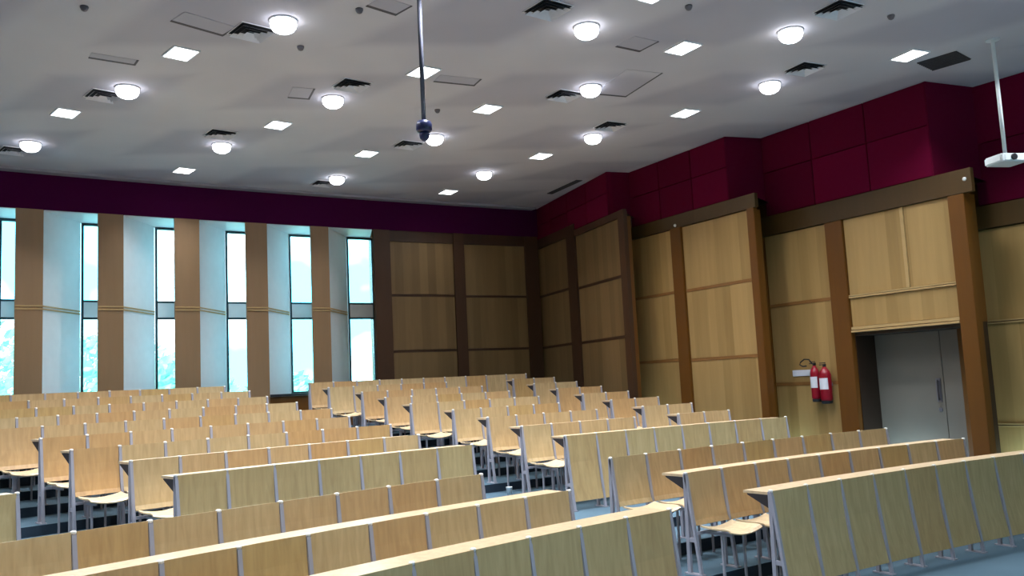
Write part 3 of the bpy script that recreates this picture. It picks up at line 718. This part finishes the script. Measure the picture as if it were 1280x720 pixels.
# ------------------------------------------------------------------ fire extinguishers, sign and sensors on the right wall
def extinguisher(s, n, z0, r, h, lab, hose):
    p = seg_pt('S3', s, n); o = empty('fire_extinguisher', (p.x, p.y, z0), seg_frame('S3')[2]); tag(o, lab, 'fire extinguisher', 'fire extinguishers on the wall')
    bm = bmesh.new(); lathe(bm, [(r*.9, .02), (r, .05), (r, h*.78), (r*.85, h*.88), (r*.45, h*.95), (r*.32, h)], 24); mesh_obj('cylinder', bm, M['red'], o, smooth=True)
    bm = bmesh.new(); lathe(bm, [(r*.85, -.03), (r*.95, .0), (r*.95, .018)], 24); mesh_obj('base', bm, M['black'], o)
    bm = bmesh.new(); a0, a1 = -2.7, -.5; k = 10
    lo = [bm.verts.new(((r+.002)*math.cos(a0+(a1-a0)*i/k), (r+.002)*math.sin(a0+(a1-a0)*i/k), h*.36)) for i in range(k+1)]
    hi = [bm.verts.new(((r+.002)*math.cos(a0+(a1-a0)*i/k), (r+.002)*math.sin(a0+(a1-a0)*i/k), h*.68)) for i in range(k+1)]
    for i in range(k): bm.faces.new((lo[i], lo[i+1], hi[i+1], hi[i]))
    mesh_obj('paper_label', bm, M['label'], o, recalc=False)
    bm = bmesh.new(); box(bm, -.02, .02, -.02, .02, h+.001, h+.05); box(bm, -.10, .03, -.012, .012, h+.03, h+.045); box(bm, -.09, .02, -.012, .012, h+.06, h+.075); mesh_obj('valve', bm, M['black'], o)
    bm = bmesh.new(); box(bm, -.03, .03, r+.002, abs(n)+.018, h*.45, h*.55); mesh_obj('bracket', bm, M['steel'], o)
    if hose:
        bm = bmesh.new(); tube(bm, [(-.02, -.02, h+.03), (-.08, -.03, h+.11), (-.18, -.03, h+.12), (-.27, -.03, h+.07), (-.29, -.03, h+.03), (-.22, -.04, h-.005), (-.13, -.05, h+.0)], .012); mesh_obj('hose', bm, M['black'], o, smooth=True)
extinguisher(.90, -.105, 1.46, .082, .60, 'red fire extinguisher with looped black hose, left of the two on the wall', True)
extinguisher(1.13, -.125, 1.43, .10, .60, 'fatter red fire extinguisher, right of the two, next to the brown pilaster', False)
bm = bmesh.new(); box(bm, -.21, .21, -.006, .0, -.055, .055); o = mesh_obj('wall_sign', bm, M['label'], None, .002); p = seg_pt('S3', .52, .013); o.location = (p.x, p.y, 1.94); o.rotation_euler = (0, 0, seg_frame('S3')[2])
tag(o, 'small blank-looking white sign left of the fire extinguishers', 'sign')
for k, s, z, lab in (('S2', 1.43, 4.98, 'tiny white sensor on the timber beam left of the tall panels'), ('S3', 3.90, 4.72, 'tiny white sensor on the beam end above the door')):
    bm = bmesh.new(); lathe(bm, [(.03, 0), (.03, -.012), (.018, -.03)], 14, (0, 0, 0), 'y'); o = mesh_obj('wall_sensor', bm, M['cap']); p = seg_pt(k, s, -.0305 if k == 'S2' else -.0225); o.location = (p.x, p.y, z); o.rotation_euler = (0, 0, seg_frame(k)[2]); tag(o, lab, 'sensor', 'wall sensors')
# white paper cup left on the aisle step
x, y = pol(29.55, -.603); bm = bmesh.new(); lathe(bm, [(.032, 0), (.045, .10), (.047, .105), (.041, .104), (.03, .006)], 18)
o = mesh_obj('paper_cup', bm, M['paper'], smooth=True); o.location = (x, y, TIER_Z[4]); tag(o, 'small white paper cup standing on the carpeted aisle step', 'cup')

# ------------------------------------------------------------------ outside
bm = bmesh.new(); box(bm, -60, 20, 10, 90, -1.2, -1.0)
bmesh.ops.delete(bm, geom=[v for v in bm.verts if v.co.z < -1.1], context='VERTS')
g = struct(mesh_obj('ground', bm, M['grass'], recalc=False)); g.location = (-10, 22, 0)
def tree(x, y, h, r, lab, seed):
    rnd = random.Random(seed); o = empty('tree', (x, y, -1.0)); tag(o, lab, 'tree', 'trees outside the windows')
    bm = bmesh.new(); tube(bm, [(0, 0, 0), (.05, 0, h*.3), (-.05, .1, h*.6), (.05, .05, h*.85)], .14); mesh_obj('trunk', bm, M['bark'], o, smooth=True)
    bm = bmesh.new()
    for _ in range(1500):
        while True:
            q = V((rnd.uniform(-1, 1), rnd.uniform(-1, 1), rnd.uniform(-1, 1)))
            if .35 < q.length < 1: break
        q = V((q.x*r, q.y*r, h*.62 + q.z*h*.38)); n1 = V((rnd.gauss(0, 1), rnd.gauss(0, 1), rnd.gauss(0, 1))).normalized(); n2 = n1.orthogonal().normalized(); s = rnd.uniform(.12, .24); n3 = n1.cross(n2)
        bm.faces.new([bm.verts.new(q + n2*s), bm.verts.new(q + n3*s*.5), bm.verts.new(q - n2*s), bm.verts.new(q - n3*s*.5)])
    mesh_obj('foliage', bm, M['leaf'], o, recalc=False)
for i, (sx_, n_, h, r, lab) in enumerate([(-59.6, 9, 5.0, 2.0, 'pale green tree outside the leftmost window'), (-56.3, 11, 5.6, 2.1, 'green tree outside the second window from left'), (-53.2, 9, 5.2, 1.8, 'leafy tree outside the middle windows'), (-51.0, 12, 4.6, 1.9, 'leafy tree outside the window left of the closed panels'), (-47.6, 13, 3.8, 1.8, 'low tree outside the rightmost window')]):
    p = arc_pt(sx_, n_); tree(p.x, p.y, h, r, lab, i+3)

# ------------------------------------------------------------------ world and colour management
w = bpy.data.worlds.new('sky'); scene.world = w; w.use_nodes = True; bg = w.node_tree.nodes['Background']
tcw = N(w.node_tree, 'ShaderNodeTexCoord'); nzw = N(w.node_tree, 'ShaderNodeTexNoise'); nzw.inputs['Scale'].default_value = 5; nzw.inputs['Detail'].default_value = 4
L(w.node_tree, tcw.outputs['Generated'], nzw.inputs['Vector'])
L(w.node_tree, ramp(w.node_tree, nzw.outputs['Fac'], [(.42, (.10, .44, .58)), (.64, (.86, .95, 1))]), bg.inputs[0]); bg.inputs[1].default_value = 13.0
scene.view_settings.view_transform = 'Standard'; scene.view_settings.look = 'None'; scene.view_settings.exposure = 0.0; scene.view_settings.gamma = 1.0
scene.cycles.max_bounces = 8; scene.cycles.diffuse_bounces = 5; scene.cycles.sample_clamp_indirect = 6
